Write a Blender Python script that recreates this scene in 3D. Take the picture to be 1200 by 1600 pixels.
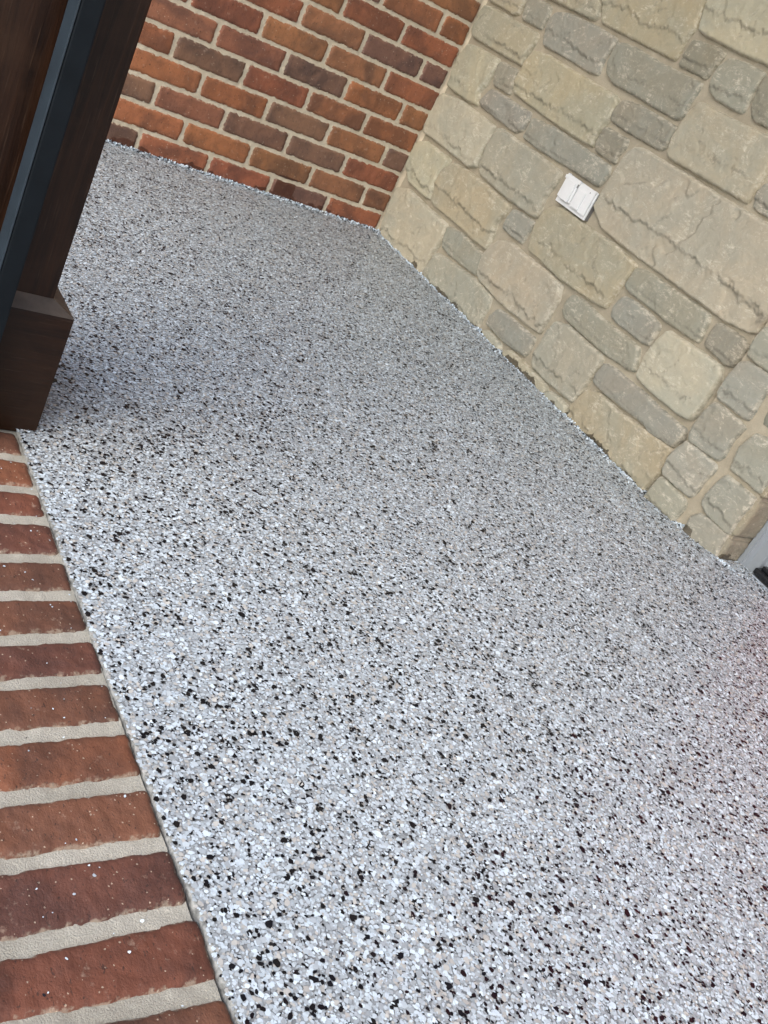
import bpy, bmesh, math, random
import numpy as np
from mathutils import Matrix, Vector, noise
from mathutils.geometry import delaunay_2d_cdt

SC = bpy.context.scene
for _o in list(bpy.data.objects):
    bpy.data.objects.remove(_o)
random.seed(7)
RNG = np.random.default_rng(7)
COL = SC.collection

# ------------------------------------------------------------------ camera
# metres; the inside corner of the brick wall (y = 0) and the stone wall
# (x = 0) at floor level is the origin
cam_data = bpy.data.cameras.new('camera')
cam = bpy.data.objects.new('camera', cam_data)
COL.objects.link(cam)
RX = Vector((0.786197, -0.441454, 0.432451))
RY = Vector((0.091612, -0.608795, -0.788020))
RZ = Vector((0.611148, 0.659157, -0.438190))
M = Matrix.Identity(4)
for i in range(3):
    M[i][0], M[i][1], M[i][2] = RX[i], -RY[i], -RZ[i]
M.translation = Vector((-1.865266, -2.659212, 0.711678))
cam.matrix_world = M
cam_data.sensor_fit = 'VERTICAL'
cam_data.sensor_height = 32.0
cam_data.sensor_width = 24.0
cam_data.lens = 1583.147 / 1600 * 32.0
cam_data.clip_start = 0.02
cam_data.clip_end = 400
SC.camera = cam

# ------------------------------------------------------------------ daylight
SUN_EL, SUN_AZ = math.radians(38), math.radians(244)   # azimuth: clockwise from +Y
world = bpy.data.worlds.new('World')
SC.world = world
world.use_nodes = True
wn = world.node_tree.nodes
sky = wn.new('ShaderNodeTexSky')
sky.sky_type = 'NISHITA'
sky.sun_disc = False
sky.sun_elevation = SUN_EL
sky.sun_rotation = SUN_AZ
sky.air_density = 1.0
sky.dust_density = 2.5
sky.ozone_density = 1.0
world.node_tree.links.new(sky.outputs['Color'], wn['Background'].inputs['Color'])
wn['Background'].inputs['Strength'].default_value = 0.15
sun_data = bpy.data.lights.new('sun', 'SUN')
sun_data.energy = 0.95
sun_data.angle = math.radians(75)
sun_data.color = (1.0, 0.995, 0.965)
sun = bpy.data.objects.new('sun', sun_data)
COL.objects.link(sun)
sdir = Vector((math.sin(SUN_AZ) * math.cos(SUN_EL), math.cos(SUN_AZ) * math.cos(SUN_EL), math.sin(SUN_EL)))
sun.rotation_euler = sdir.to_track_quat('Z', 'Y').to_euler()
sun.location = (-4, -4, 6)
SC.view_settings.view_transform = 'Standard'
SC.view_settings.look = 'None'
SC.view_settings.gamma = 1
SC.view_settings.use_curve_mapping = False
SC.view_settings.exposure = 1.0

# ------------------------------------------------------------------ helpers
def thing(name, label, cat, loc=(0, 0, 0)):
    o = bpy.data.objects.new(name, None)
    o.empty_display_size = 0.05
    COL.objects.link(o)
    o.location = loc
    o['label'] = label
    o['category'] = cat
    o['kind'] = 'thing'
    return o

def put(name, mesh, mat, parent=None, mw=None):
    o = bpy.data.objects.new(name, mesh)
    COL.objects.link(o)
    if mat is not None and len(mesh.materials) == 0:
        mesh.materials.append(mat)
    if mw is not None:
        o.matrix_world = mw
    if parent is not None:
        o.parent = parent
        o.matrix_parent_inverse = Matrix.Translation(parent.location).inverted()
    return o

def mesh_from(verts, faces, smooth=True, name='mesh'):
    me = bpy.data.meshes.new(name)
    me.from_pydata([tuple(v) for v in verts], [], [tuple(f) for f in faces])
    me.update()
    if smooth:
        me.polygons.foreach_set('use_smooth', [True] * len(me.polygons))
    return me

def frame(origin, a, b):
    a, b = Vector(a).normalized(), Vector(b).normalized()
    c = a.cross(b)
    m = Matrix.Identity(4)
    for i in range(3):
        m[i][0], m[i][1], m[i][2] = a[i], b[i], c[i]
    m.translation = Vector(origin)
    return m

def bevel_box(lo, hi, bev=0.003, seg=2):
    bm = bmesh.new()
    bmesh.ops.create_cube(bm, size=1)
    for v in bm.verts:
        for i in range(3):
            v.co[i] = lo[i] if v.co[i] < 0 else hi[i]
    if bev:
        bmesh.ops.bevel(bm, geom=bm.edges[:], offset=bev, segments=seg, affect='EDGES', profile=0.6)
    me = bpy.data.meshes.new('box')
    bm.to_mesh(me)
    bm.free()
    return me

def prism(profile, z0, z1, bev=0.0):
    """closed xy profile (counter-clockwise) extruded in z"""
    bm = bmesh.new()
    lo = [bm.verts.new((x, y, z0)) for x, y in profile]
    hi = [bm.verts.new((x, y, z1)) for x, y in profile]
    n = len(profile)
    for i in range(n):
        j = (i + 1) % n
        bm.faces.new((lo[i], lo[j], hi[j], hi[i]))
    bm.faces.new(lo[::-1])
    bm.faces.new(hi)
    if bev:
        bmesh.ops.bevel(bm, geom=bm.edges[:], offset=bev, segments=2, affect='EDGES', profile=0.6)
    me = bpy.data.meshes.new('prism')
    bm.to_mesh(me)
    bm.free()
    return me

def edge_dist(P, poly):
    """distance of each point to the outline"""
    A = np.asarray(poly, float)
    B = np.roll(A, -1, 0)
    d = B - A
    L = (d * d).sum(1) + 1e-12
    t = np.clip(((P[:, None, :] - A) * d).sum(2) / L, 0, 1)
    q = A + t[..., None] * d
    return np.sqrt(((P[:, None, :] - q) ** 2).sum(2)).min(1)

def in_poly(P, poly):
    A = np.asarray(poly, float)
    B = np.roll(A, -1, 0)
    x, y = P[:, 0][:, None], P[:, 1][:, None]
    c = (A[:, 1] > y) != (B[:, 1] > y)
    with np.errstate(divide='ignore', invalid='ignore'):
        xi = (B[:, 0] - A[:, 0]) * (y - A[:, 1]) / (B[:, 1] - A[:, 1]) + A[:, 0]
    return ((c & (x < xi)).sum(1) % 2) == 1

def smooth_outline(poly, step, jitter, seed, cut=0.006, grow=0.0):
    """corner-cut, resampled and roughened outline"""
    P = [np.array(p, float) for p in poly]
    for _ in range(2):
        Q = []
        for i in range(len(P)):
            a, b = P[i], P[(i + 1) % len(P)]
            c_ = min(0.28, cut / max(np.linalg.norm(b - a), 1e-9))
            Q += [a * (1 - c_) + b * c_, a * c_ + b * (1 - c_)]
        P = Q
    pts = []
    for i in range(len(P)):
        a, b = P[i], P[(i + 1) % len(P)]
        pts.append((a, np.linalg.norm(b - a)))
    tot = sum(p[1] for p in pts)
    n = max(10, int(tot / step))
    out, acc, i = [], 0.0, 0
    for k in range(n):
        t = tot * k / n
        while acc + pts[i][1] < t:
            acc += pts[i][1]
            i += 1
        a, b = P[i], P[(i + 1) % len(P)]
        f = (t - acc) / max(pts[i][1], 1e-9)
        q = a + (b - a) * f
        v = Vector((q[0] * 55 + seed * 3.1, q[1] * 55, seed * 1.7))
        v2 = v * 4
        q = q + jitter * np.array([noise.noise(v) + 0.5 * noise.noise(v2), noise.noise(v + Vector((9, 4, 2))) + 0.5 * noise.noise(v2 + Vector((3, 8, 1)))])
        out.append(q)
    out = np.array(out)
    if grow:
        t = np.roll(out, -1, 0) - np.roll(out, 1, 0)
        t /= np.linalg.norm(t, axis=1)[:, None] + 1e-9
        out = out + grow * np.stack([t[:, 1], -t[:, 0]], 1)
    return out

def slab(poly, step, jitter, height, seed, back=0.012, cut=0.006, grow=0.0):
    """a block face: outline in (a, b), relief height(P, dist) along c"""
    ol = smooth_outline(poly, step, jitter, seed, cut, grow)
    lo, hi = ol.min(0), ol.max(0)
    gx = np.arange(lo[0], hi[0], step)
    gy = np.arange(lo[1], hi[1], step * 0.87)
    G = np.array([(x + (step / 2 if j % 2 else 0), y) for j, y in enumerate(gy) for x in gx])
    if len(G):
        G = G + RNG.uniform(-step * 0.2, step * 0.2, G.shape)
        G = G[in_poly(G, ol)]
    if len(G):
        G = G[edge_dist(G, ol) > step * 0.55]
    n = len(ol)
    allp = np.vstack([ol, G]) if len(G) else ol
    vs, _, fs, *_ = delaunay_2d_cdt([Vector(p) for p in allp], [(i, (i + 1) % n) for i in range(n)], [], 1, 1e-7)
    P = np.array([(v.x, v.y) for v in vs])
    d = edge_dist(P, ol)
    h = height(P, d)
    c = (lo + hi) / 2
    verts = [(P[i, 0] - c[0], P[i, 1] - c[1], h[i]) for i in range(len(P))]
    faces = []
    for f in fs:
        a, b, e = (P[k] for k in f[:3])
        s = (b[0] - a[0]) * (e[1] - a[1]) - (b[1] - a[1]) * (e[0] - a[0])
        faces.append(tuple(f) if s > 0 else tuple(f[::-1]))
    base = len(verts)
    m = len(P)
    # side skirt following the outline (first n points keep their order)
    rim = [int(np.argmin(((P - q) ** 2).sum(1))) for q in ol]
    for q in ol:
        verts.append((q[0] - c[0], q[1] - c[1], -back))
    for i in range(n):
        j = (i + 1) % n
        if rim[i] != rim[j]:
            faces.append((rim[i], base + i, base + j, rim[j]))
    me = mesh_from(verts, faces)
    at = me.attributes.new('edge', 'FLOAT', 'POINT')
    at.data.foreach_set('value', np.concatenate([d, np.zeros(n)]).astype(np.float32))
    return me, c

def nz(P, s, seed, oct=3):
    return np.array([noise.fractal(Vector((p[0] * s + seed * 5.3, p[1] * s - seed * 2.1, seed)), 1.0, 2.0, oct) for p in P])

# ------------------------------------------------------------------ materials
class NT:
    def __init__(self, name):
        self.m = bpy.data.materials.new(name)
        self.m.use_nodes = True
        self.n = self.m.node_tree.nodes
        self.l = self.m.node_tree.links
        self.b = self.n['Principled BSDF']
    def new(self, t, **kw):
        k = self.n.new(t)
        for a, v in kw.items():
            setattr(k, a, v)
        return k
    def link(self, a, b):
        self.l.new(a, b)
    def val(self, sock, v):
        if hasattr(v, 'default_value') or hasattr(v, 'is_output'):
            self.link(v, sock)
        else:
            sock.default_value = v
    def noise(self, vec, scale, detail=4, rough=0.55, dist=0.0):
        k = self.new('ShaderNodeTexNoise')
        self.link(vec, k.inputs['Vector'])
        k.inputs['Scale'].default_value = scale
        k.inputs['Detail'].default_value = detail
        k.inputs['Roughness'].default_value = rough
        k.inputs['Distortion'].default_value = dist
        return k.outputs['Fac']
    def voro(self, vec, scale, feature='F1', rand=1.0):
        k = self.new('ShaderNodeTexVoronoi', feature=feature)
        self.link(vec, k.inputs['Vector'])
        k.inputs['Scale'].default_value = scale
        k.inputs['Randomness'].default_value = rand
        return k
    def ramp(self, fac, stops, interp='LINEAR'):
        k = self.new('ShaderNodeValToRGB')
        self.link(fac, k.inputs['Fac'])
        r = k.color_ramp
        r.interpolation = interp
        while len(r.elements) < len(stops):
            r.elements.new(0.5)
        for e, (p, c) in zip(r.elements, stops):
            e.position = p
            e.color = (c, c, c, 1) if isinstance(c, (int, float)) else (*c, 1)
        return k.outputs['Color']
    def mix(self, fac, a, b, mode='MIX'):
        k = self.new('ShaderNodeMix', data_type='RGBA', blend_type=mode)
        k.clamp_factor = True
        self.val(k.inputs[0], fac)
        for s, v in ((k.inputs[6], a), (k.inputs[7], b)):
            if isinstance(v, tuple):
                s.default_value = (*v, 1)
            else:
                self.link(v, s)
        return k.outputs[2]
    def math(self, op, a, b=0.0, clamp=False):
        k = self.new('ShaderNodeMath', operation=op)
        k.use_clamp = clamp
        self.val(k.inputs[0], a)
        self.val(k.inputs[1], b)
        return k.outputs[0]
    def mapping(self, vec, scale=(1, 1, 1), loc=None):
        k = self.new('ShaderNodeMapping')
        self.link(vec, k.inputs['Vector'])
        k.inputs['Scale'].default_value = scale
        if loc is not None:
            self.link(loc, k.inputs['Location'])
        return k.outputs['Vector']
    def bump(self, h, strength, dist, prev=None):
        k = self.new('ShaderNodeBump')
        self.link(h, k.inputs['Height'])
        k.inputs['Strength'].default_value = strength
        k.inputs['Distance'].default_value = dist
        if prev is not None:
            self.link(prev, k.inputs['Normal'])
        return k.outputs['Normal']
    def objvec(self):
        tc = self.new('ShaderNodeTexCoord')
        oi = self.new('ShaderNodeObjectInfo')
        sc = self.new('ShaderNodeVectorMath', operation='SCALE')
        cx = self.new('ShaderNodeCombineXYZ')
        for i in range(3):
            self.link(self.math('MULTIPLY', oi.outputs['Random'], (37.0, 91.0, 53.0)[i]), cx.inputs[i])
        add = self.new('ShaderNodeVectorMath', operation='ADD')
        self.link(tc.outputs['Object'], add.inputs[0])
        self.link(cx.outputs[0], add.inputs[1])
        return tc, oi, add.outputs[0]
    def done(self, color=None, rough=None, normal=None):
        if color is not None:
            self.val(self.b.inputs['Base Color'], (*color, 1) if isinstance(color, tuple) else color)
        if rough is not None:
            self.val(self.b.inputs['Roughness'], rough)
        if normal is not None:
            self.link(normal, self.b.inputs['Normal'])
        return self.m

def mat_brick(near):
    t = NT('near_brick' if near else 'brick')
    tc, oi, v = t.objvec()
    base = oi.outputs['Color']
    n1 = t.noise(v, 9, 5, 0.6, 0.4)
    n2 = t.noise(v, 34, 5, 0.65)
    n3 = t.noise(v, 420, 3, 0.7)
    dark = t.mix(1.0, base, (0.60, 0.53, 0.54), 'MULTIPLY')
    warm = t.mix(1.0, base, (1.28, 1.02, 0.86), 'MULTIPLY')
    c = t.mix(t.ramp(n1, [(0.40, 0.0), (0.56, 1.0)]), dark, warm)
    c = t.mix(t.math('MULTIPLY', t.ramp(n2, [(0.42, 0), (0.7, 1)]), 0.45), c, dark)
    c = t.mix(t.math('MULTIPLY', t.ramp(n3, [(0.35, 0), (0.75, 1)]), 0.35), c, warm)
    # drag marks across the brick
    drag = t.noise(t.mapping(v, (1, 14, 1) if False else ((75, 16, 30) if near else (110, 14, 40))), 1.0, 4, 0.6)
    c = t.mix(t.math('MULTIPLY', t.ramp(drag, [(0.53, 0), (0.68, 1)]), 0.32 if near else 0.2), c, dark)
    # sand and lime specks
    sp = t.voro(v, 300 if near else 240)
    cell = t.new('ShaderNodeSeparateColor')
    t.link(sp.outputs['Color'], cell.inputs[0])
    pick = t.math('GREATER_THAN', cell.outputs[0], 0.90 if near else 0.95)
    near_c = t.math('LESS_THAN', t.math('ADD', sp.outputs['Distance'], t.math('MULTIPLY', t.math('SUBTRACT', n3, 0.5), 0.9)), 0.20)
    c = t.mix(t.math('MULTIPLY', t.math('MULTIPLY', pick, near_c), 0.75), c, (0.50, 0.40, 0.30))
    pits = t.ramp(t.noise(t.mapping(v, (1, 0.45, 1)), 330, 3, 0.6, 0.4), [(0.63, 0), (0.68, 1)])
    c = t.mix(t.math('MULTIPLY', pits, 0.7), c, (0.02, 0.012, 0.01))
    # mortar haze near the arrises
    at = t.new('ShaderNodeAttribute', attribute_name='edge')
    n5 = t.noise(v, 120, 4, 0.65)
    ed = t.math('SUBTRACT', 1.0, t.math('DIVIDE', at.outputs['Fac'], 0.007), True)
    haze = t.ramp(t.math('MULTIPLY', ed, t.ramp(n5, [(0.38, 0), (0.66, 1)])), [(0.2, 0), (0.5, 1)])
    c = t.mix(t.math('MULTIPLY', haze, 0.4 if near else 0.85), c, (0.46, 0.40, 0.30))
    lime = t.ramp(t.noise(v, 60, 6, 0.72), [(0.61, 0), (0.72, 1)])
    c = t.mix(t.math('MULTIPLY', lime, 0.5), c, (0.44, 0.32, 0.24))
    rough = 0.72
    geo = t.new('ShaderNodeNewGeometry')
    xyz = t.new('ShaderNodeSeparateXYZ')
    t.link(geo.outputs['Position'], xyz.inputs[0])
    if not near:
        # resin soaked up from the floor coating along the lowest course
        wn_ = t.noise(geo.outputs['Position'], 11, 3, 0.6)
        lim = t.math('MULTIPLY', t.ramp(wn_, [(0.36, 0), (0.66, 1)]), 0.026)
        wet = t.math('LESS_THAN', t.math('ADD', xyz.outputs[2], 0.002), lim)
        for (x0, x1, z1) in ((-0.402, -0.338, 0.068),):
            wob = t.math('MULTIPLY', t.math('SUBTRACT', t.noise(geo.outputs['Position'], 60, 3), 0.5), 0.018)
            xx = t.math('ADD', xyz.outputs[0], wob)
            inside = t.math('MULTIPLY', t.math('GREATER_THAN', xx, x0), t.math('LESS_THAN', xx, x1))
            inside = t.math('MULTIPLY', inside, t.math('LESS_THAN', xyz.outputs[2], z1))
            wet = t.math('MAXIMUM', wet, inside)
        c = t.mix(t.math('MULTIPLY', wet, 0.8), c, (0.055, 0.014, 0.004))
        rough = t.math('SUBTRACT', 0.72, t.math('MULTIPLY', wet, 0.35))
    bn = t.bump(t.math('ADD', n2, t.math('MULTIPLY', n3, 0.35)), 0.5, 0.004)
    bn = t.bump(pits, -0.5, 0.002, bn)
    bn = t.bump(drag, 0.4 if near else 0.25, 0.003, bn)
    return t.done(c, rough, bn)

def mat_stone():
    t = NT('sandstone')
    tc, oi, v = t.objvec()
    base = oi.outputs['Color']
    n1 = t.noise(v, 7, 5, 0.62, 0.6)
    n2 = t.noise(v, 26, 6, 0.66, 0.8)
    n3 = t.noise(v, 300, 4, 0.7)
    grey = t.mix(0.3, t.mix(1.0, base, (0.90, 0.92, 0.90), 'MULTIPLY'), (0.32, 0.315, 0.27))
    pink = t.mix(1.0, base, (1.07, 1.0, 0.93), 'MULTIPLY')
    c = t.mix(t.ramp(n1, [(0.38, 0), (0.62, 1)]), grey, pink)
    c = t.mix(t.math('MULTIPLY', t.ramp(n2, [(0.40, 0.0), (0.66, 1.0)]), 0.35), c, t.mix(1.0, base, (0.74, 0.73, 0.70), 'MULTIPLY'))
    c = t.mix(t.math('MULTIPLY', t.ramp(n3, [(0.3, 0), (0.72, 1)]), 0.28), c, t.mix(1.0, base, (0.70, 0.70, 0.68), 'MULTIPLY'))
    # pale mineral skins and bruises
    w1 = t.noise(v, 17, 8, 0.72, 1.2)
    w2 = t.noise(t.mapping(v, (1, 2.4, 1)), 60, 6, 0.75, 0.6)
    lite = t.math('MULTIPLY', t.ramp(w1, [(0.53, 0), (0.60, 1)]), t.ramp(w2, [(0.47, 0), (0.60, 1)]))
    c = t.mix(t.math('MULTIPLY', lite, 0.42), c, (0.60, 0.555, 0.455))
    vein = t.math('ABSOLUTE', t.math('SUBTRACT', t.noise(v, 14, 6, 0.68, 0.8), 0.5))
    vm = t.math('MULTIPLY', t.ramp(vein, [(0.0, 1), (0.010, 0)]), t.ramp(w2, [(0.46, 0), (0.56, 1)]))
    c = t.mix(t.math('MULTIPLY', vm, 0.4), c, (0.62, 0.57, 0.47))
    # lime bloom along the arrises
    at = t.new('ShaderNodeAttribute', attribute_name='edge')
    n5 = t.noise(v, 75, 5, 0.7)
    ed = t.math('SUBTRACT', 1.0, t.math('DIVIDE', at.outputs['Fac'], 0.013), True)
    bloom = t.ramp(t.math('MULTIPLY', ed, t.ramp(n5, [(0.36, 0.1), (0.64, 1)])), [(0.30, 0), (0.62, 1)])
    c = t.mix(t.math('MULTIPLY', bloom, 0.42), c, (0.60, 0.555, 0.45))
    cr = t.new('ShaderNodeAttribute', attribute_name='cleft')
    c = t.mix(t.math('MULTIPLY', cr.outputs['Fac'], 0.55), c, (0.10, 0.092, 0.072))
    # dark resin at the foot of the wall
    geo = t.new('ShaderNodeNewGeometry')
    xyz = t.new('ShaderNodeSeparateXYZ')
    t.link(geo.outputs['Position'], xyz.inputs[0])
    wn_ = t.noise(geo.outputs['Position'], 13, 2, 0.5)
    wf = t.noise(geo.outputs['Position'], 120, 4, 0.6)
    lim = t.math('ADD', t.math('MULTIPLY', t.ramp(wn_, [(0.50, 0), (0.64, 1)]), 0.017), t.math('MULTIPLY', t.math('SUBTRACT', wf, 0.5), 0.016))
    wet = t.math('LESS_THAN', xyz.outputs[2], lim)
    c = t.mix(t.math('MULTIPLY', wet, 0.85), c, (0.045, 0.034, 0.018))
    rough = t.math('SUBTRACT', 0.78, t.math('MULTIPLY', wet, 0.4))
    bn = t.bump(n2, 0.3, 0.006)
    bn = t.bump(t.noise(v, 95, 6, 0.75), 0.7, 0.004, bn)
    bn = t.bump(n3, 0.5, 0.0015, bn)
    return t.done(c, rough, bn)

def mat_mortar(name, lo, hi, grain=0.6):
    t = NT(name)
    tc = t.new('ShaderNodeTexCoord')
    v = tc.outputs['Object']
    n1 = t.noise(v, 8, 5, 0.6)
    n3 = t.noise(v, 520, 3, 0.7)
    n2 = t.noise(v, 60, 5, 0.65)
    c = t.mix(t.ramp(n1, [(0.35, 0), (0.65, 1)]), lo, hi)
    c = t.mix(t.math('MULTIPLY', t.ramp(n3, [(0.35, 0), (0.7, 1)]), 0.4), c, tuple(x * 0.62 for x in lo))
    c = t.mix(t.math('MULTIPLY', t.ramp(n2, [(0.52, 0), (0.7, 1)]), 0.35), c, tuple(min(1, x * 1.22) for x in hi))
    bn = t.bump(n2, 0.3, 0.003)
    bn = t.bump(n3, grain, 0.0016, bn)
    return t.done(c, 0.85, bn)

def mat_wood(name, axis, k=1.0):
    t = NT(name)
    tc = t.new('ShaderNodeTexCoord')
    v = tc.outputs['Object']
    s = {'z': (1, 1, 0.045), 'x': (0.05, 1, 1)}[axis]
    g1 = t.noise(t.mapping(v, s), 70, 6, 0.65, 1.2)
    g2 = t.noise(t.mapping(v, s), 330, 4, 0.6)
    b = t.noise(v, 9, 4, 0.6, 1.0)
    c = t.mix(t.ramp(g1, [(0.35, 0), (0.68, 1)]), (0.009 * k, 0.0036 * k, 0.0018 * k), (0.028 * k, 0.0112 * k, 0.0046 * k))
    c = t.mix(t.math('MULTIPLY', t.ramp(b, [(0.45, 0), (0.65, 1)]), 0.5), c, (0.036 * k, 0.0165 * k, 0.0075 * k))
    c = t.mix(t.math('MULTIPLY', t.ramp(g2, [(0.60, 0), (0.74, 1)]), 0.45), c, (0.075, 0.045, 0.028))
    bn = t.bump(g1, 0.35, 0.002)
    bn = t.bump(g2, 0.25, 0.0008, bn)
    t.b.inputs['Specular IOR Level'].default_value = 0.26
    return t.done(c, t.math('ADD', 0.30, t.math('MULTIPLY', g1, 0.2)), bn)

def mat_plain(name, col, rough=0.5, var=0.1, scale=30, metal=0.0, bump=0.1):
    t = NT(name)
    tc = t.new('ShaderNodeTexCoord')
    n = t.noise(tc.outputs['Object'], scale, 5, 0.6)
    c = t.mix(t.ramp(n, [(0.35, 0), (0.65, 1)]), tuple(x * (1 - var) for x in col), tuple(min(1, x * (1 + var)) for x in col))
    t.b.inputs['Metallic'].default_value = metal
    bn = t.bump(t.noise(tc.outputs['Object'], scale * 12, 3, 0.6), bump, 0.001)
    return t.done(c, t.math('ADD', rough - 0.06, t.math('MULTIPLY', n, 0.12)), bn)

def mat_flake():
    t = NT('vinyl_flake')
    at = t.new('ShaderNodeAttribute', attribute_name='flake_colour')
    tc = t.new('ShaderNodeTexCoord')
    n = t.noise(tc.outputs['Object'], 900, 2, 0.5)
    c = t.mix(t.math('MULTIPLY', t.ramp(n, [(0.3, 0), (0.8, 1)]), 0.2), at.outputs['Color'], t.mix(1.0, at.outputs['Color'], (0.7, 0.72, 0.75), 'MULTIPLY'))
    t.b.inputs['Specular IOR Level'].default_value = 0.2
    t.b.inputs['Coat Weight'].default_value = 0.42
    t.b.inputs['Coat Roughness'].default_value = 0.16
    return t.done(c, 0.4)

def mat_floor():
    t = NT('flake_coating_base')
    tc = t.new('ShaderNodeTexCoord')
    v = tc.outputs['Object']
    vo = t.voro(v, 230)
    sep = t.new('ShaderNodeSeparateColor')
    t.link(vo.outputs['Color'], sep.inputs[0])
    c = t.ramp(sep.outputs[0], [(0.0, (0.012, 0.012, 0.014)), (0.09, (0.20, 0.215, 0.23)), (0.4, (0.30, 0.325, 0.345)), (0.75, (0.40, 0.43, 0.46))], 'CONSTANT')
    return t.done(c, 0.4)

M_BRICK = mat_brick(False)
M_NEAR = mat_brick(True)
M_STONE = mat_stone()
M_MORTAR = mat_mortar('brick_mortar', (0.47, 0.41, 0.305), (0.58, 0.515, 0.40))
M_GROUT = mat_mortar('stone_mortar', (0.276, 0.245, 0.182), (0.350, 0.316, 0.240), 0.8)
M_GREYM = mat_mortar('edging_mortar', (0.37, 0.352, 0.295), (0.49, 0.47, 0.405), 1.0)
M_WOOD_Z = mat_wood('stained_wood_upright', 'z')
M_WOOD_X = mat_wood('stained_wood_level', 'x', 0.75)
M_TRIM_SHEEN = mat_plain('stained_wood_sheen', (0.060, 0.048, 0.040), 0.5, 0.25, 40)  # lighter brown paints reflected light onto the plinth's sloped trim
M_STRIP = mat_plain('painted_metal', (0.004, 0.0065, 0.009), 0.5, 0.2, 25)
M_STRIP.node_tree.nodes['Principled BSDF'].inputs['Specular IOR Level'].default_value = 0.2
M_STRIP_LIT = mat_plain('painted_metal_lit', (0.022, 0.034, 0.046), 0.4, 0.15, 25)  # lighter blue paints the sky light on the strip's left face
M_WHITE = mat_plain('white_plastic', (0.60, 0.62, 0.63), 0.4, 0.02, 40, 0, 0.03)
M_DIM = mat_plain('shade_and_print_grey', (0.15, 0.15, 0.15), 0.5, 0.05)  # serves the sticker print and the painted shadow behind the socket cover
M_TRIM = mat_plain('painted_trim', (0.20, 0.225, 0.25), 0.45, 0.05, 20)
M_RED = mat_plain('red_door_paint', (0.32, 0.022, 0.028), 0.35, 0.06, 10)
M_RUBBER = mat_plain('black_rubber', (0.006, 0.006, 0.007), 0.25, 0.2, 60, 0, 0.3)
M_ALU = mat_plain('aluminium', (0.55, 0.57, 0.6), 0.35, 0.1, 60, 0.9)
M_UNSEEN_CEIL = mat_plain('unseen_ceiling_white', (0.82, 0.81, 0.79), 0.6, 0.03, 5)
M_GROUND = mat_plain('concrete', (0.30, 0.295, 0.28), 0.85, 0.15, 3)
M_FLOOR = mat_floor()
M_FLAKE = mat_flake()
M_RESIN = mat_plain('grey_resin', (0.24, 0.245, 0.235), 0.4, 0.5, 160)

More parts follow.
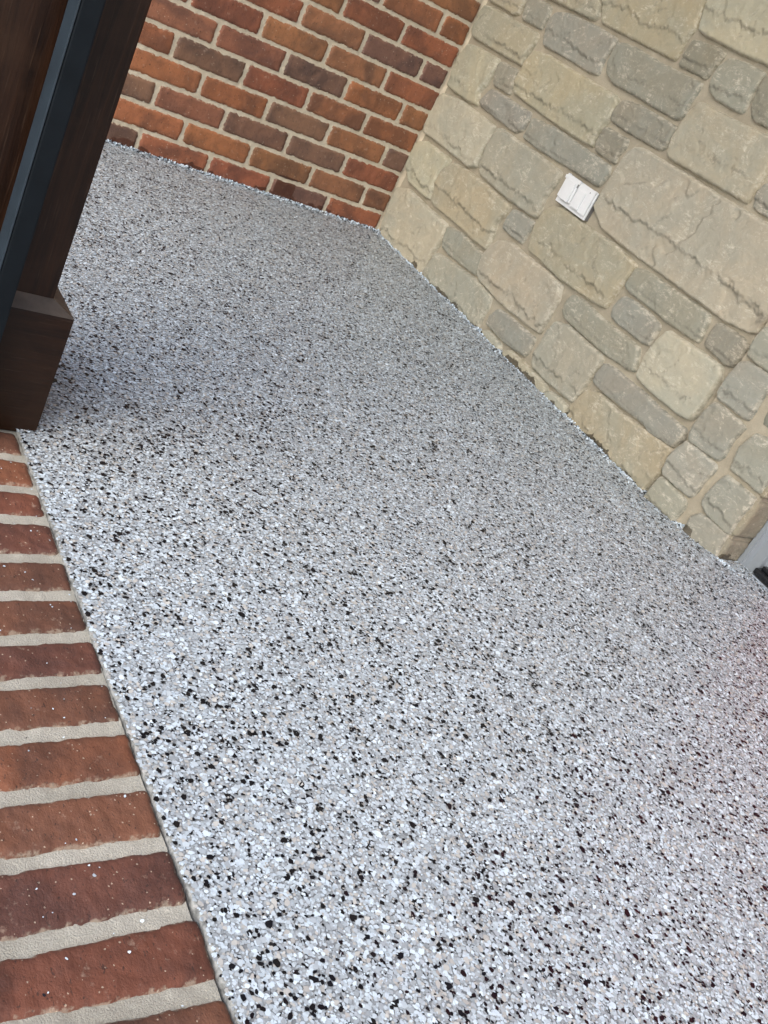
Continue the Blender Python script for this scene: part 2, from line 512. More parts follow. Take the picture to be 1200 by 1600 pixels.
STONES=[["cream",[[5,88],[16,33],[50,-25],[161,-25],[298,-25],[306,80],[315,121],[305,161],[173,162],[61,166],[6,148]]],["cream",[[-13,283],[-20,245],[7,213],[46,186],[119,182],[176,185],[173,218],[162,252],[177,287],[179,311],[97,311],[30,310]]],["tan",[[177,279],[176,237],[190,187],[214,181],[340,183],[449,180],[512,182],[506,220],[495,254],[513,294],[510,313],[393,317],[276,316],[206,311]]],["cream",[[-22,395],[-17,357],[10,329],[81,330],[270,328],[305,341],[301,372],[301,428],[297,455],[107,461],[10,450]]],["pale",[[315,438],[313,403],[326,348],[339,332],[419,328],[498,325],[616,328],[631,336],[618,380],[628,425],[629,456],[507,460],[400,459],[324,460]]],["grey",[[526,285],[528,256],[578,254],[623,256],[626,288],[626,317],[574,316],[532,311]]],["grey",[[321,136],[330,106],[371,100],[446,104],[520,108],[517,139],[510,165],[454,166],[383,170],[314,160]]],["pale",[[315,33],[308,-25],[380,-25],[510,-25],[636,-25],[625,31],[629,65],[621,93],[542,99],[378,86],[324,79]]],["tan",[[522,199],[513,169],[525,117],[545,106],[652,99],[770,101],[846,108],[844,162],[846,203],[832,235],[771,242],[662,237],[583,239],[543,225]]],["grey",[[651,51],[656,27],[755,25],[840,35],[845,57],[841,88],[725,86],[668,81]]],["pale",[[650,-25],[748,-25],[749,1],[741,13],[675,16],[649,2]]],["pale",[[793,-25],[871,-25],[977,-25],[969,12],[954,22],[879,21],[789,20],[768,10]]],["pale",[[977,-25],[1008,-25],[1064,-25],[1061,11],[1054,18],[1011,19],[976,14]]],["tan",[[643,354],[640,322],[649,276],[665,253],[691,254],[825,248],[968,257],[995,263],[1000,318],[1007,350],[1007,383],[922,392],[838,388],[760,388],[697,389],[664,378]]],["grey",[[872,217],[878,190],[901,179],[982,179],[1072,178],[1159,187],[1173,192],[1162,218],[1148,240],[1081,239],[1001,238],[920,242],[881,237]]],["pale",[[870,127],[872,77],[873,41],[889,31],[928,30],[1000,31],[1066,36],[1070,64],[1068,97],[1072,130],[1073,161],[1063,170],[979,170],[920,171],[878,158]]],["grey",[[1081,121],[1085,108],[1137,106],[1274,114],[1305,108],[1376,119],[1386,146],[1381,167],[1363,166],[1303,165],[1216,168],[1110,165],[1085,161]]],["tan",[[1070,32],[1080,-25],[1144,-25],[1237,-25],[1323,-25],[1376,-25],[1391,58],[1386,89],[1379,114],[1293,107],[1205,96],[1126,99],[1085,86]]],["cream",[[1185,281],[1178,245],[1183,209],[1189,187],[1223,183],[1273,182],[1347,184],[1376,192],[1381,213],[1380,240],[1381,268],[1379,301],[1366,320],[1302,318],[1234,313],[1196,312]]],["grey",[[1020,296],[1018,274],[1028,254],[1085,253],[1145,254],[1170,260],[1167,285],[1166,306],[1131,314],[1070,316],[1028,310]]],["grey",[[1014,331],[1035,326],[1154,327],[1161,325],[1239,328],[1280,331],[1272,372],[1265,389],[1229,392],[1147,388],[1043,386],[1014,378]]],["dark",[[1294,358],[1299,334],[1335,331],[1371,329],[1389,337],[1392,358],[1390,384],[1374,393],[1329,391],[1294,388]]],["big",[[804,582],[799,560],[796,496],[794,436],[857,405],[1004,401],[1127,401],[1228,402],[1299,400],[1377,411],[1390,420],[1392,443],[1398,544],[1328,608],[1252,604],[1123,602],[1004,605],[898,603],[854,604],[821,600]]],["tan",[[910,720],[907,694],[907,655],[918,621],[931,617],[1051,618],[1173,620],[1186,621],[1186,653],[1183,701],[1176,749],[1126,749],[1049,746],[972,746],[925,747]]],["grey",[[1206,619],[1241,617],[1292,620],[1300,632],[1270,675],[1203,670],[1197,650]]],["grey",[[916,824],[916,799],[929,776],[953,767],[1016,765],[1042,767],[1043,783],[1036,811],[1041,838],[1037,852],[978,853],[933,850]]],["dark",[[1045,836],[1051,802],[1069,770],[1088,764],[1118,764],[1180,771],[1165,823],[1121,848],[1052,851]]],["dark",[[806,834],[804,815],[804,793],[865,795],[896,793],[900,812],[906,836],[908,854],[888,857],[840,854],[805,852]]],["cream",[[788,946],[792,906],[807,874],[830,871],[943,868],[1028,868],[1103,869],[1090,932],[990,1022],[757,1038],[774,993]]],["olive",[[454,857],[478,824],[497,801],[642,800],[784,799],[784,820],[783,852],[792,873],[785,901],[776,932],[740,945],[561,947],[430,914]]],["grey",[[583,758],[586,729],[601,707],[641,694],[714,696],[809,693],[879,693],[898,703],[891,732],[894,761],[896,780],[821,780],[743,780],[635,784],[586,779]]],["dark",[[694,658],[691,637],[694,621],[756,619],[849,620],[889,621],[899,636],[900,653],[894,678],[832,679],[754,680],[701,674]]],["dark",[[688,585],[690,565],[700,544],[749,543],[781,544],[772,559],[783,584],[779,603],[734,602],[689,602]]],["tan",[[297,636],[298,577],[306,556],[482,548],[630,546],[683,550],[677,587],[688,624],[689,662],[671,672],[485,674],[364,677],[309,669]]],["grey",[[305,753],[313,716],[327,694],[418,694],[536,691],[574,695],[563,732],[576,768],[571,783],[478,787],[364,786],[315,775]]],["pale",[[4,677],[8,636],[24,623],[128,623],[235,623],[288,625],[283,660],[290,695],[284,709],[182,710],[53,712],[12,708]]],["cream",[[2,556],[12,503],[14,476],[64,473],[143,473],[181,477],[163,507],[175,535],[186,585],[181,606],[71,605],[23,600]]],["grey",[[192,594],[197,573],[208,546],[259,545],[292,547],[286,584],[284,607],[196,605]]],["grey",[[191,494],[196,480],[323,476],[388,474],[412,491],[412,520],[409,534],[346,534],[262,534],[210,532]]],["grey",[[432,498],[426,475],[509,472],[629,477],[766,480],[775,495],[778,516],[770,531],[655,534],[519,537],[480,531],[430,529]]],["grey",[[188,748],[193,724],[243,724],[286,724],[292,756],[282,781],[222,783],[185,780],[183,768]]],["tan",[[29,726],[154,724],[169,733],[172,758],[164,784],[64,792],[15,774],[8,733]]],["tan",[[243,798],[373,798],[461,798],[471,808],[458,835],[437,864],[424,912],[262,920],[236,857]]]]
PIER=[["grey",[[-9,-25],[49,-25],[76,-25],[83,38],[77,52],[24,59],[-3,57]]],["grey",[[-12,116],[-10,81],[-3,68],[47,65],[81,66],[85,76],[84,108],[90,140],[89,153],[38,158],[1,156]]],["grey",[[-6,221],[-7,186],[2,162],[49,163],[82,166],[88,177],[83,226],[91,254],[35,260],[2,258]]],["grey",[[-5,313],[-5,284],[1,270],[83,269],[87,273],[81,336],[82,365],[58,367],[14,364],[-1,355]]],["grey",[[1,440],[-3,409],[4,375],[31,373],[57,372],[82,374],[84,422],[87,450],[34,455]]],["grey",[[114,-25],[155,-25],[193,-25],[207,-25],[199,32],[194,55],[151,55],[120,51],[109,35]]],["grey",[[111,127],[107,93],[109,73],[127,62],[180,56],[196,55],[198,71],[195,100],[199,132],[196,150],[148,152],[119,151]]],["grey",[[106,214],[113,188],[117,168],[161,168],[199,165],[198,197],[199,220],[184,260],[142,262],[117,256]]]]
BRICK_ROWS=[[[-825,-617,-417,-217],[0,2,2,3,2]],[[-717,-511,-305,-108],[4,4,5,6,6]],[[-822,-620,-416,-216],[0,1,0,7,2]],[[-715,-513,-308,-102],[4,4,0,5,3]],[[-817,-612,-409,-209],[4,0,2,5,4]],[[-722,-515,-311,-110],[1,1,3,4,5]],[[-613,-408,-205],[2,5,6,2]],[[-520,-317,-108],[2,6,3,3]],[[-416,-214],[5,2,2]],[[-111],[5,4]],[[],[5]]]

# ------------------------------------------------------------------ ground, floor, unseen ceiling
X_EDGE = -1.4355            # outer edge of the flake floor, along the brick edging
def structure(name, me, mat):
    o = put(name, me, mat)
    o['kind'] = 'structure'
    return o

structure('ground', mesh_from([(-40, -40, -0.36), (40, -40, -0.36), (40, 40, -0.36), (-40, 40, -0.36)], [(0, 1, 2, 3)], False), M_GROUND)
structure('unseen_ceiling', bevel_box((-1.70, -3.6, 2.72), (0.22, 0.16, 2.86), 0.005), M_UNSEEN_CEIL)  # unseen ceiling, its size and whiteness chosen for sky light and bounce

def edge_x(y):
    return X_EDGE + 0.0035 * min(max((-y - 1.85) / 0.45, 0), 1.3) + 0.0019 * noise.noise(Vector((y * 16, 3.3, 0))) + 0.0016 * noise.noise(Vector((y * 75, 8.1, 0)))

# base sheet of the coating, with a thick rolled edge at the brick edging
ys = np.arange(-3.0, 0.031, 0.006)
v, f = [], []
for y in ys:
    e = edge_x(y)
    v += [(e - 0.0016, y, -0.0145), (e - 0.0013, y, -0.005), (e - 0.0008, y, -0.0018), (e + 0.002, y, -0.0005), (0.16, y, -0.0005)]
for i in range(len(ys) - 1):
    for k in range(4):
        a = i * 5 + k
        f.append((a, a + 1, a + 6, a + 5))
fl = mesh_from(v, f)
fl.materials.append(M_FLOOR)
fl.materials.append(M_RESIN)
fl.polygons.foreach_set('material_index', [1 if k < 3 else 0 for i in range(len(ys) - 1) for k in range(4)])
floor = structure('floor', fl, None)
sub = structure('porch_slab', bevel_box((-1.655, -3.0, -0.40), (0.15, 0.0, -0.03), 0.004), M_GREYM)

# the broadcast vinyl flakes: a real layer of thin, slightly tilted chips
palette = np.array([(0.635, 0.735, 0.81), (0.515, 0.585, 0.635), (0.42, 0.47, 0.505), (0.35, 0.385, 0.41), (0.495, 0.49, 0.465), (0.005, 0.005, 0.008)])
def flakes_mesh(cx, cy, cz, rad, tilt, palette_p, seed, clump=None):
    r = np.random.default_rng(seed)
    n = len(cx)
    nv = r.integers(5, 8, n)
    start = np.concatenate([[0], np.cumsum(nv)[:-1]])
    tot = int(nv.sum())
    own = np.repeat(np.arange(n), nv)
    k = np.arange(tot) - start[own]
    ang = (k + r.uniform(-0.32, 0.32, tot)) / nv[own] * 2 * np.pi + np.repeat(r.uniform(0, 6.28, n), nv)
    el = r.uniform(0.62, 1.0, n)
    rot = r.uniform(0, np.pi, n)
    pick = r.choice(len(palette), n, p=palette_p)
    if clump is not None:
        pick = np.where((pick == 5) & (r.random(n) > clump), r.integers(0, 3, n), pick)
    # the black chips are a coarser grade and end up on top
    rad = np.where(pick == 5, rad * 1.12, rad)
    cz = np.where(pick == 5, cz + 0.0006, cz)
    rr = rad[own] * r.uniform(0.72, 1.12, tot)
    px, py = rr * np.cos(ang), rr * np.sin(ang) * el[own]
    qx = px * np.cos(rot[own]) - py * np.sin(rot[own])
    qy = px * np.sin(rot[own]) + py * np.cos(rot[own])
    tx, ty = r.normal(0, 1, n) * tilt, r.normal(0, 1, n) * tilt
    tx, ty = np.clip(tx, -1.2, 1.2), np.clip(ty, -1.2, 1.2)
    zz = qx * tx[own] + qy * ty[own]
    co = np.stack([cx[own] + qx / np.sqrt(1 + tx[own] ** 2), cy[own] + qy / np.sqrt(1 + ty[own] ** 2), cz[own] + zz], 1)
    me = bpy.data.meshes.new('flakes')
    me.vertices.add(tot)
    me.vertices.foreach_set('co', co.astype(np.float32).ravel())
    me.loops.add(tot)
    me.loops.foreach_set('vertex_index', np.arange(tot, dtype=np.int32))
    me.polygons.add(n)
    me.polygons.foreach_set('loop_start', start.astype(np.int32))
    me.update(calc_edges=True)
    colr = palette[pick] * r.uniform(0.88, 1.08, n)[:, None]
    rgba = np.concatenate([np.clip(colr, 0, 1), np.ones((n, 1))], 1)
    at = me.attributes.new('flake_colour', 'FLOAT_COLOR', 'FACE')
    at.data.foreach_set('color', rgba.astype(np.float32).ravel())
    return me

PAL = [0.27, 0.25, 0.18, 0.05, 0.14, 0.11]
PITCH = 0.0031
gx = np.arange(-1.445, 0.10, PITCH)
gy = np.arange(-2.80, 0.012, PITCH)
GX, GY = np.meshgrid(gx, gy)
GX = GX.ravel() + RNG.uniform(-1.9e-3, 1.9e-3, GX.size)
GY = GY.ravel() + RNG.uniform(-1.9e-3, 1.9e-3, GY.size)
ex = np.interp(GY, ys, [edge_x(y) for y in ys])
keep = (GX > ex - 0.0016 - 0.0012 * RNG.random(GX.size)) & ((GX < 0.006) | ((GY < -1.610) & (GX < 0.085)))
GX, GY = GX[keep], GY[keep]
rad = np.clip(RNG.lognormal(math.log(0.00215), 0.34, GX.size), 0.0010, 0.0044)
fz = RNG.uniform(0.0002, 0.0016, GX.size)
# the coating ramps up a little where it was worked into the foot of the walls
fz += 0.005 * np.exp(-np.abs(GX) / 0.006) * (GY > -1.62) + 0.004 * np.exp(-np.abs(GY) / 0.006)
# hand-thrown: some patches got more black chips than others
cgrid = RNG.random((90, 60))
clump = np.clip(0.35 + 0.75 * cgrid[((GY + 3) / 0.034).astype(int) % 90, ((GX + 2) / 0.034).astype(int) % 60] + RNG.normal(0, 0.12, GX.size), 0.2, 1)
fl_o = put('flake', flakes_mesh(GX, GY, fz, rad, 0.085, PAL, 3, clump), M_FLAKE, floor)
fl_o['kind'] = 'stuff'
# loose crumbs heaped along the foot of both walls, and a few strays on the edging
n1, n2, n3 = 7500, 2600, 130
yy = -RNG.uniform(0, 1.66, n1)
off = RNG.exponential(0.005, n1)
clump = np.array([0.5 + noise.noise(Vector((y * 22, 1.1, 4))) for y in yy])
kx = -0.012 - off * 0.9
kz = np.clip(0.010 * clump - off * 0.5, 0.001, 0.013) * RNG.uniform(0.3, 1.0, n1)
kx = kx + np.where(yy < -1.41, (-yy - 1.41) * 0.18 - 0.012, 0)
xx = -RNG.uniform(0, 1.40, n2)
off2 = RNG.exponential(0.004, n2)
ky = -0.004 - off2
kz2 = np.clip(0.008 - off2 * 0.6, 0.001, 0.009) * RNG.uniform(0.3, 1.0, n2)
sx = RNG.uniform(-1.63, -1.445, n3)
sy = RNG.uniform(-2.6, -1.5, n3)
sz = np.full(n3, -0.0008)
pe = [0.76, 0.10, 0.03, 0.01, 0.03, 0.07]
cx_, cy_, cz_ = np.concatenate([kx, xx, sx]), np.concatenate([yy, ky, sy]), np.concatenate([kz, kz2, sz])
rr_ = np.concatenate([RNG.uniform(0.0014, 0.0038, n1 + n2), RNG.uniform(0.0006, 0.0019, n3)])
ti_ = np.concatenate([np.full(n1 + n2, 0.6), np.full(n3, 0.12)])
cr = put('loose_flake', flakes_mesh(cx_, cy_, cz_, rr_, ti_, pe, 5), M_FLAKE, floor)
cr['kind'] = 'stuff'

# ------------------------------------------------------------------ brick wall
# plum, maroon, red, dark plum, orange, tan, brown, grey brown
BC = [(0.150, 0.094, 0.069), (0.185, 0.093, 0.060), (0.208, 0.089, 0.051), (0.118, 0.077, 0.062), (0.238, 0.110, 0.054),
      (0.212, 0.110, 0.058), (0.200, 0.106, 0.062), (0.155, 0.108, 0.077)]
ANY = [0, 1, 2, 4, 5, 6]
def brick_height(seed, flat=0.0):
    def h(P, d):
        e = 0.0058 * (1 - np.exp(-d / 0.0022))
        return e - 0.0035 + 0.0011 * nz(P, 40, seed) + 0.0005 * nz(P, 160, seed + 3, 2)
    return h

brick_wall = thing('brick_wall', 'red and brown brick wall with tan mortar at the back of the porch', 'wall')
F_BRICK = frame((0, 0, 0), (1, 0, 0), (0, 0, 1))
COURSE, BED0 = 0.0656, -0.0091
seed = 100
for k in range(18):
    z0, z1 = BED0 + k * COURSE, BED0 + (k + 1) * COURSE
    heads, cols = BRICK_ROWS[k] if k < len(BRICK_ROWS) else ([], [])
    heads = [h / 1000 for h in heads]
    off = -0.013 if k % 2 == 0 else -0.108
    if not heads:
        heads, cols = [off - 0.2045], [cols[-1] if cols else 2] * 2
    while heads[0] > -1.55:
        heads = [heads[0] - 0.2045] + heads
        cols = [random.choice(ANY)] + cols
    # courses past the last measured joint
    while heads[-1] < -0.30:
        heads.append(heads[-1] + 0.2035)
        cols = cols + [random.choice(ANY)]
    xs = heads + [-0.012]
    if xs[-1] - xs[-2] < 0.03:
        xs.pop(-2)
    ncol = len(cols)
    for i in range(len(xs) - 1):
        x0, x1 = xs[i] + 0.0030, xs[i + 1] - 0.0030
        if i == len(xs) - 2:
            x1 = xs[i + 1] - random.uniform(0.0, 0.006)
        seed += 1
        step = 0.0065 if k < 11 and x1 > -1.05 else 0.016
        poly = [(x0, z0 + 0.0027), (x0 + (x1 - x0) * 0.5, z0 + 0.0027), (x1, z0 + 0.0027), (x1, z1 - 0.0027), (x0 + (x1 - x0) * 0.5, z1 - 0.0027), (x0, z1 - 0.0027)]
        me, c = slab(poly, step, 0.0016, brick_height(seed), seed, 0.012, 0.0035)
        mw = F_BRICK @ Matrix.Translation((c[0], c[1], 0)) @ Matrix.Rotation(random.uniform(-0.006, 0.006), 4, 'X')
        o = put('brick', me, M_BRICK, brick_wall, mw)
        cc = BC[cols[min(i + 1, ncol - 1)] if len(xs) - 1 < ncol else cols[i]]
        w = random.uniform(0.9, 1.12)
        o.color = (cc[0] * w, cc[1] * w * random.uniform(0.95, 1.06), cc[2] * w, 1)

def sheet(a0, a1, b0, b1, step, fn):
    A = np.arange(a0, a1 + step * 0.5, step)
    B = np.arange(b0, b1 + step * 0.5, step)
    v = [(a, b, fn(a, b)) for b in B for a in A]
    n = len(A)
    f = [(j * n + i, j * n + i + 1, (j + 1) * n + i + 1, (j + 1) * n + i) for j in range(len(B) - 1) for i in range(n - 1)]
    return mesh_from(v, f)

def mortar_fn(base, amp, s):
    def fn(a, b):
        p = Vector((a * s, b * s, base * 50))
        return base + amp * (noise.noise(p) + 0.6 * noise.noise(p * 3.1))
    return fn
put('mortar', sheet(-1.02, -0.004, -0.02, 0.72, 0.004, mortar_fn(-0.0014, 0.0013, 75)), M_MORTAR, brick_wall, F_BRICK)
put('core', bevel_box((-1.78, 0.0045, -0.36), (0.20, 0.16, 2.72), 0), M_MORTAR, brick_wall)
# pointed fillet in the corner against the stone
def fillet():
    v, f = [], []
    zs = np.arange(-0.02, 1.1, 0.006)
    for z in zs:
        n_ = 0.003 * noise.noise(Vector((z * 30, 2, 1))) + 0.0015 * noise.noise(Vector((z * 110, 5, 1)))
        for t in range(5):
            a = t / 4
            w = 0.017 + n_
            x = -w * (1 - a) ** 1.6 + 0.002
            y = 0.002 - (0.014 + n_) * a ** 1.6
            v.append((x - 0.004 * (1 - a), y + 0.0005, z))
    for i in range(len(zs) - 1):
        for t in range(4):
            f.append((i * 5 + t, i * 5 + t + 1, i * 5 + t + 6, i * 5 + t + 5))
    return mesh_from(v, [q[::-1] for q in f])
put('corner_pointing', fillet(), M_MORTAR, brick_wall)

# ------------------------------------------------------------------ stone wall
ST = {'cream': (0.370, 0.360, 0.282), 'tan': (0.318, 0.298, 0.222), 'pale': (0.315, 0.309, 0.243), 'grey': (0.240, 0.241, 0.202),
      'dark': (0.202, 0.195, 0.157), 'big': (0.322, 0.302, 0.229), 'brown': (0.225, 0.203, 0.150), 'olive': (0.300, 0.276, 0.192)}  # brown is the pier return stone with its shade put into the colour
def stone_mesh(poly, kind, seed, step, proud=0.011, calm=False):
    P0 = np.array(poly, float)
    t0, t1 = P0[:, 1].min(), P0[:, 1].max()
    s0, s1 = P0[:, 0].min(), P0[:, 0].max()
    H = t1 - t0
    r = random.Random(seed)
    frac = r.uniform(0.18, 0.34)
    drop = (0.0012 if calm else r.choice((0.0012, 0.003, 0.0045, 0.0058))) * (1.3 if H > 0.11 else 0.9)
    tilt = r.uniform(-0.25, 0.25)
    big = kind == 'big'
    store = {}
    def line(P):
        u = (P[:, 0] - s0) / max(s1 - s0, 1e-6) - 0.5
        q = np.stack([P[:, 0], np.zeros(len(P))], 1)
        return t0 + H * (frac + tilt * 0.35 * u) + min(H, 0.13) * (0.10 * nz(q, 10, seed + 1, 2) + 0.07 * nz(q, 45, seed + 2, 3) + 0.05 * nz(q, 150, seed + 9, 2))
    def h(P, d):
        e = proud * (1 - np.exp(-(d / 0.0023) ** 1.4))
        z = e + (0.0020 if H > 0.11 else 0.0009) * nz(P, 8, seed) + (0.0010 if H > 0.11 else 0.0006) * nz(P, 30, seed + 4) + 0.0007 * nz(P, 110, seed + 6, 2)
        dt = P[:, 1] - line(P)
        gate = np.clip(0.62 + 0.9 * nz(np.stack([P[:, 0], np.zeros(len(P))], 1), 14, seed + 12, 2), 0, 1)
        low = 1 / (1 + np.exp(np.clip(dt / 0.0016, -40, 40)))
        # the split face leans out towards the broken line and steps back below it
        z = z + gate * drop * (0.9 * np.exp(-np.clip(dt, 0, 1) / 0.028) * (dt > 0)) - drop * 0.55 * gate * low * np.clip(d / 0.012, 0, 1)
        cl = np.exp(-((dt + 0.0008) / 0.0016) ** 2) * gate * (d > 0.004)
        # secondary spalls: terraces cut by a second noise contour
        n2 = nz(P, 13 if not big else 6.5, seed + 20, 4)
        th = r.uniform(0.22, 0.42)
        sp = 1 / (1 + np.exp(np.clip(-(n2 - th) / 0.008, -40, 40)))
        z = z - (0.0020 if not big else 0.0045) * sp * np.clip(d / 0.012, 0, 1)
        cl = np.maximum(cl, 0.75 * np.exp(-((n2 - th) / 0.022) ** 2) * (nz(P, 24, seed + 31, 2) > 0.05) * (d > 0.005) * (0 if calm else 1))
        store['cl'] = cl
        return z
    me, c = slab(poly, step, 0.0012, h, seed, 0.012, 0.0022, 0.0 if calm else 0.0045)
    if calm:
        ea = me.attributes['edge'].data
        for q in ea:
            q.value += 0.008
    n_tot = len(me.vertices)
    cl = np.zeros(n_tot, np.float32)
    cl[:len(store['cl'])] = store['cl']
    at = me.attributes.new('cleft', 'FLOAT', 'POINT')
    at.data.foreach_set('value', cl)
    return me, c

stone_wall = thing('stone_wall', 'beige and grey squared rubble stone wall on the right side of the porch', 'wall')
F_STONE = frame((0, 0, 0), (0, -1, 0), (0, 0, 1))
def add_stone(poly, kind, F, parent, seed, step, proud=0.011, calm=False):
    me, c = stone_mesh(poly, kind, seed, step, proud, calm)
    o = put('stone', me, M_STONE, parent, F @ Matrix.Translation((c[0], c[1], 0)))
    cc = ST[kind]
    r = random.Random(seed * 3 + 1)
    w = r.uniform(0.93, 1.07)
    o.color = (cc[0] * w, cc[1] * w * r.uniform(0.985, 1.015), cc[2] * w * r.uniform(0.95, 1.05), 1)
    return o
traced = []
for i, (kind, poly) in enumerate(STONES):
    P = [(a / 1000, b / 1000) for a, b in poly]
    traced.append(P)
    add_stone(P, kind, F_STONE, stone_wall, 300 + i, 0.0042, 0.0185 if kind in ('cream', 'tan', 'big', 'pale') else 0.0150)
# the rest of the wall, just outside the picture
def row_fill(t_lo, t_hi, s_lo, s_hi, seed):
    r = random.Random(seed)
    s = s_lo
    while s < s_hi - 0.03:
        w = min(r.choice((0.11, 0.16, 0.24, 0.31)), s_hi - s)
        if s_hi - (s + w) < 0.07:
            w = s_hi - s
        q = [(s + 0.008, t_lo + 0.008), (s + w - 0.008, t_lo + 0.008), (s + w - 0.008, t_hi - 0.008), (s + 0.008, t_hi - 0.008)]
        C = np.array([(q[0][0] + (q[2][0] - q[0][0]) * a, q[0][1] + (q[2][1] - q[0][1]) * b) for a in np.linspace(0, 1, 9) for b in np.linspace(0, 1, 7)])
        if not any(in_poly(C, T).any() for T in traced):
            add_stone(q, r.choice(('cream', 'tan', 'pale', 'grey', 'grey')), F_STONE, stone_wall, seed * 17 + int(s * 1000), 0.012, 0.010, True)
        s += w
t_ = 0.80
for i, hh in enumerate((0.075, 0.075, 0.12, 0.12, 0.09, 0.14, 0.07)):
    row_fill(t_, t_ + hh, 0.005, 1.40, 900 + i)
    t_ += hh
for i, (a, b) in enumerate(((0.62, 0.675), (0.685, 0.76))):
    row_fill(a, b, 1.20, 1.40, 930 + i)
def grout(a, b):
    # a ragged open crack runs up the joint with the pier
    w = 0.006 + 0.005 * noise.noise(Vector((b * 28, 4.4, 0))) + 0.003 * noise.noise(Vector((b * 90, 1.4, 0)))
    g = math.exp(-((a - 1.397 - 0.003 * noise.noise(Vector((b * 17, 7, 3)))) / max(w, 0.002)) ** 2)
    return mortar_fn(0.0030, 0.0016, 34)(a, b) - 0.020 * g
GA = np.concatenate([np.arange(-0.004, 1.36, 0.008), np.arange(1.362, 1.43, 0.002)])
GB = np.arange(-0.02, 1.5, 0.006)
_v = [(a, b, grout(a, b)) for b in GB for a in GA]
_n = len(GA)
put('mortar', mesh_from(_v, [(j * _n + i, j * _n + i + 1, (j + 1) * _n + i + 1, (j + 1) * _n + i) for j in range(len(GB) - 1) for i in range(_n - 1)]), M_GROUT, stone_wall, F_STONE)
put('core', bevel_box((0.024, -1.405, -0.36), (0.22, 0.0, 2.72), 0), M_GROUT, stone_wall)
put('far_light_blocker', bevel_box((0.0045, -4.6, -0.36), (0.22, -2.66, 2.72), 0), M_GROUT, stone_wall)  # unseen plain wall added past the door to block light from that side

# ------------------------------------------------------------------ stone pier beside the door
pier = thing('stone_pier', 'narrow stone pier of small grey squared blocks beside the door frame', 'pier')
PA, PB = Vector((-0.024, -1.412, 0)), Vector((0.013, -1.616, 0))
F_PIER = frame(PA, PB - PA, (0, 0, 1))
for i, (kind, poly) in enumerate(PIER):
    add_stone([(a / 1000, b / 1000) for a, b in poly], kind, F_PIER, pier, 500 + i, 0.0042, 0.0135)
for i in range(7):
    zb = 0.47 + i * 0.098
    add_stone([(0.0, zb), (0.088, zb), (0.088, zb + 0.085), (0.0, zb + 0.085)], 'grey', F_PIER, pier, 540 + i, 0.012, 0.009, True)
for i in range(9):
    zb = 0.278 + i * 0.098
    add_stone([(0.108, zb), (0.199, zb), (0.199, zb + 0.085), (0.108, zb + 0.085)], 'grey', F_PIER, pier, 560 + i, 0.012, 0.009, True)
put('mortar', sheet(-0.003, 0.203, -0.02, 1.4, 0.006, mortar_fn(0.002, 0.0014, 40)), M_GROUT, pier, F_PIER)
# return of the pier into the door recess: its shade is put into the darker stone colour
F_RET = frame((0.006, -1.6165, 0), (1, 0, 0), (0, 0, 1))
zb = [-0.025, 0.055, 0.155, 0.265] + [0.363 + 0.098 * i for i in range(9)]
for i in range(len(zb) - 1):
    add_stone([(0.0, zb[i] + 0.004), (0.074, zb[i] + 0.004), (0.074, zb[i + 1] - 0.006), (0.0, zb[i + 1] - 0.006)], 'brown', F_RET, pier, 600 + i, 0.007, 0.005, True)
pc = [(-0.020, -1.409), (0.0155, -1.6135), (0.20, -1.6135), (0.20, -1.409)]
put('core', prism(pc, -0.36, 2.72), M_GROUT, pier)

# ------------------------------------------------------------------ socket cover
outlet = thing('outlet_cover', 'white plastic outdoor socket cover with two flaps set in the stone wall', 'outlet cover', (-0.012, -0.731, 0.432))
def ocb(a0, a1, b0, b1, c0, c1, bev=0.0012):
    """box in wall terms: along the wall, up, outwards from x = 0"""
    return bevel_box((-c1, -a1, b0), (-c0, -a0, b1), bev)
put('shadow_backing', ocb(0.6705, 0.7920, 0.3970, 0.4655, 0.001, 0.0152, 0.0), M_DIM, outlet)  # dark box added behind the plate to stand for its shadow
put('base_plate', ocb(0.669, 0.7935, 0.3960, 0.4675, 0.0155, 0.0205, 0.0012), M_WHITE, outlet)
fa = put('flap', ocb(0.6725, 0.7262, 0.4095, 0.4690, 0.0215, 0.0275, 0.0016), M_WHITE, outlet)
fb = put('flap', ocb(0.7276, 0.7900, 0.4040, 0.4655, 0.0215, 0.0255, 0.0014), M_WHITE, outlet)
put('raised_panel', ocb(0.6870, 0.7195, 0.4085, 0.4560, 0.0275, 0.0315, 0.0012), M_WHITE, fa)
put('raised_panel', ocb(0.7350, 0.7640, 0.4070, 0.4520, 0.0255, 0.0288, 0.0012), M_WHITE, fb)
put('hinge', ocb(0.6690, 0.6790, 0.4560, 0.4650, 0.0215, 0.0295, 0.0018), M_WHITE, outlet)
put('hinge', ocb(0.6735, 0.6790, 0.4655, 0.4700, 0.0200, 0.0285, 0.0014), M_WHITE, outlet)
put('hinge', ocb(0.7215, 0.7300, 0.4600, 0.4685, 0.0215, 0.0285, 0.0016), M_WHITE, outlet)
put('hinge', ocb(0.7830, 0.7915, 0.4640, 0.4690, 0.0200, 0.0270, 0.0014), M_WHITE, outlet)
put('hinge_gap', ocb(0.7235, 0.7262, 0.4505, 0.4595, 0.0255, 0.0280, 0.0003), M_DIM, outlet)
st = put('sticker', ocb(0.7685, 0.7800, 0.4545, 0.4625, 0.0255, 0.0259, 0.0), M_WHITE, fb)
put('sticker_mark', ocb(0.7725, 0.7752, 0.4570, 0.4602, 0.0259, 0.02605, 0.0), M_DIM, fb)

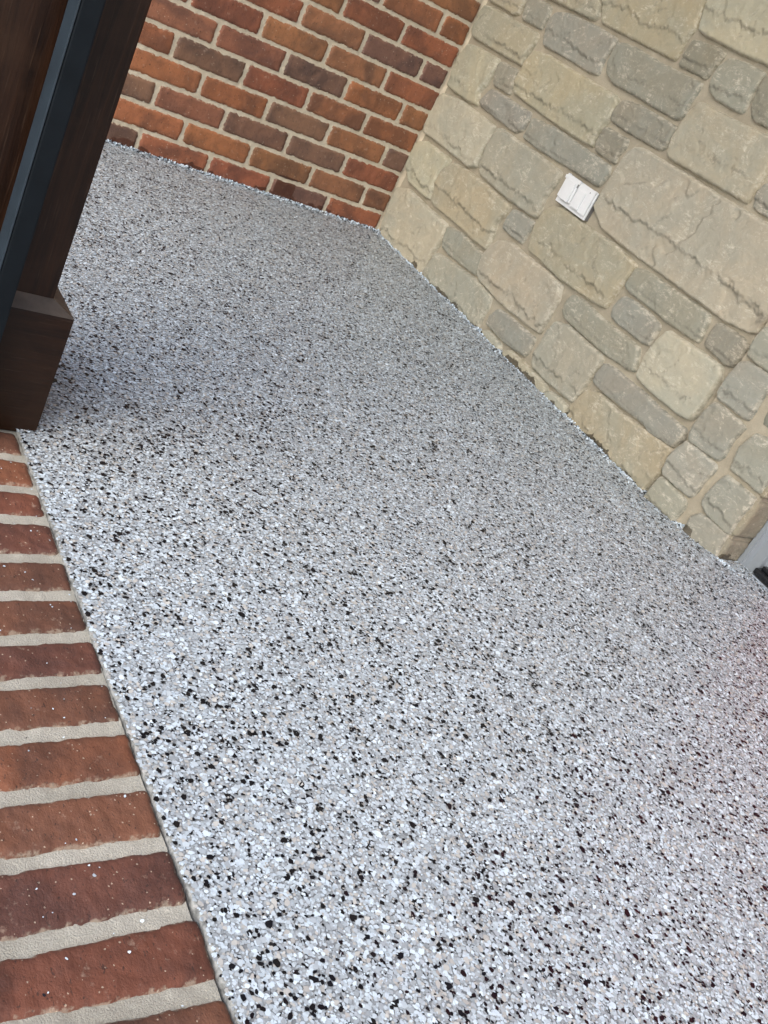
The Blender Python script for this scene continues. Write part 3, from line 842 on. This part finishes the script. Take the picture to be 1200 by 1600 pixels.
# ------------------------------------------------------------------ door frame, sill, door
dframe = thing('door_surround', 'pale grey painted wooden surround of the door beside the stone pier', 'door surround', (0.10, -1.65, 0))
prof = [(0.20, -1.6175), (0.0785, -1.6175), (0.0770, -1.6190), (0.0770, -1.6290), (0.0800, -1.6300), (0.0800, -1.6330), (0.0900, -1.6390), (0.0900, -1.6600), (0.0915, -1.6615),
        (0.1010, -1.6640), (0.1010, -1.6760), (0.1060, -1.6790), (0.1060, -1.7000), (0.20, -1.7000)]
put('jamb', prism(prof[::-1], -0.004, 2.12, 0.0), M_TRIM, dframe)
mir = [(x, -4.30 - y) for x, y in prof]
put('jamb', prism(mir, -0.004, 2.12, 0.0), M_TRIM, dframe)
put('head', bevel_box((0.08, -2.6825, 2.122), (0.20, -1.6175, 2.20), 0.003), M_TRIM, dframe)
sill = thing('door_sill', 'black rubber edged door sill with a bright metal strip at the floor', 'door sill', (0.09, -2.15, 0))
put('rubber_strip', bevel_box((0.074, -2.60, 0.006), (0.1005, -1.6635, 0.021), 0.005, 3), M_RUBBER, sill)
put('rubber_strip', bevel_box((0.086, -2.60, 0.0205), (0.1005, -1.6700, 0.030), 0.003, 3), M_RUBBER, sill)
put('metal_strip', bevel_box((0.0700, -2.60, 0.0012), (0.1005, -1.6700, 0.0055), 0.001), M_ALU, sill)
put('ledge', bevel_box((0.1012, -2.598, 0.0), (0.20, -1.7015, 0.030), 0.002), M_ALU, sill)
door = thing('door', 'red painted panelled front door', 'door', (0.15, -2.15, 0.03))
put('leaf', bevel_box((0.128, -2.597, 0.034), (0.172, -1.703, 2.118), 0.002), M_RED, door)
for (b0, b1) in ((0.20, 0.95), (1.12, 1.98)):
    for (a0, a1) in ((-2.50, -2.20), (-2.10, -1.80)):
        put('panel', bevel_box((0.120, a0, b0), (0.1285, a1, b1), 0.004), M_RED, door)
hd = put('handle', bevel_box((0.085, -2.56, 1.0), (0.127, -2.53, 1.12), 0.01, 3), M_ALU, door)

# ------------------------------------------------------------------ brick edging (a rowlock of bricks on edge)
edging = thing('brick_edging', 'row of weathered red bricks on edge along the outer side of the porch floor', 'brick edging', (-1.54, -1.9, -0.01))
JY = [-1.35, -1.42, -1.489, -1.556, -1.625, -1.686, -1.757, -1.820, -1.885, -1.949, -2.016, -2.085, -2.154, -2.224, -2.297, -2.366, -2.434, -2.503, -2.572]
SL = [0, 0, 0, .001, .002, .006, .006, .006, .012, .008, .008, .006, .004, .006, -.002, 0, 0, 0, 0]
EC = ['O', 'R', 'B', 'O', 'R', 'M', 'B', 'B', 'M', 'B', 'O', 'B', 'M', 'R', 'B', 'M', 'R', 'B']
EB = {'O': (0.160, 0.075, 0.044), 'R': (0.126, 0.054, 0.036), 'M': (0.115, 0.054, 0.040), 'B': (0.130, 0.067, 0.044)}
F_TOP = frame((0, 0, 0), (1, 0, 0), (0, 1, 0))
XL, XR = -1.642, -1.4368
for i in range(len(JY) - 1):
    g = 0.0068
    yr1, yr0 = JY[i] - g, JY[i + 1] + g
    yl1, yl0 = yr1 - SL[i] * 1.6, yr0 - SL[i + 1] * 1.6
    xm = (XL + XR) / 2
    xr = XR + 0.0035 * min(max((-yr0 - 1.85) / 0.45, 0), 1.3) + random.uniform(-0.001, 0.0015)
    poly = [(XL, yl0), (xm, (yl0 + yr0) / 2 + random.uniform(-0.0015, 0.0015)), (xr, yr0), (xr, yr1), (xm, (yl1 + yr1) / 2 + random.uniform(-0.0015, 0.0015)), (XL, yl1)]
    sd = 700 + i
    def hh(P, d, sd=sd):
        e = 0.0068 * (1 - np.exp(-d / 0.0026))
        return e - 0.0085 + 0.0015 * nz(P, 30, sd) + 0.0008 * nz(P, 120, sd + 3, 2)
    me, c = slab(poly, 0.0036 if 2 <= i <= 14 else 0.009, 0.0016, hh, sd, 0.03, 0.004)
    o = put('brick', me, M_NEAR, edging, F_TOP @ Matrix.Translation((c[0], c[1], 0)))
    cc = EB[EC[i]]
    w = random.uniform(0.92, 1.1)
    o.color = (cc[0] * w, cc[1] * w, cc[2] * w, 1)
put('mortar', sheet(-1.645, -1.4365, -2.62, -1.30, 0.004, mortar_fn(-0.0062, 0.0013, 70)), M_GREYM, edging, F_TOP)

# ------------------------------------------------------------------ porch column
column = thing('porch_column', 'dark brown stained wooden porch column on a square plinth', 'column', (-1.53, -1.38, 0))
put('shaft', bevel_box((-1.612, -1.475, 0.170), (-1.438, -1.292, 2.72), 0.002), M_WOOD_Z, column)
x0, x1, y0, y1 = -1.640, -1.412, -1.494, -1.270
put('plinth', bevel_box((x0, y0, -0.004), (x1, y1, 0.1715), 0.0016), M_WOOD_X, column)
def cap():
    i_ = 0.0265
    v = [(x0, y0, 0.172), (x1, y0, 0.172), (x1, y1, 0.172), (x0, y1, 0.172),
         (x0 + i_, y0 + 0.0185, 0.186), (x1 - i_, y0 + 0.0185, 0.186), (x1 - i_, y1 - 0.0185, 0.186), (x0 + i_, y1 - 0.0185, 0.186)]
    f = [(0, 1, 5, 4), (1, 2, 6, 5), (2, 3, 7, 6), (3, 0, 4, 7), (4, 5, 6, 7), (3, 2, 1, 0)]
    return mesh_from(v, f, False)
put('chamfer_trim', cap(), M_TRIM_SHEEN, column)
put('metal_strip', bevel_box((-1.526, -1.532, 0.012), (-1.5025, -1.4965, 2.715), 0.0022), M_STRIP, column)
put('strip_lit_face', bevel_box((-1.5285, -1.5312, 0.012), (-1.5265, -1.4965, 2.715), 0.0006), M_STRIP_LIT, column)  # thin lighter box added as the strip's lit left face
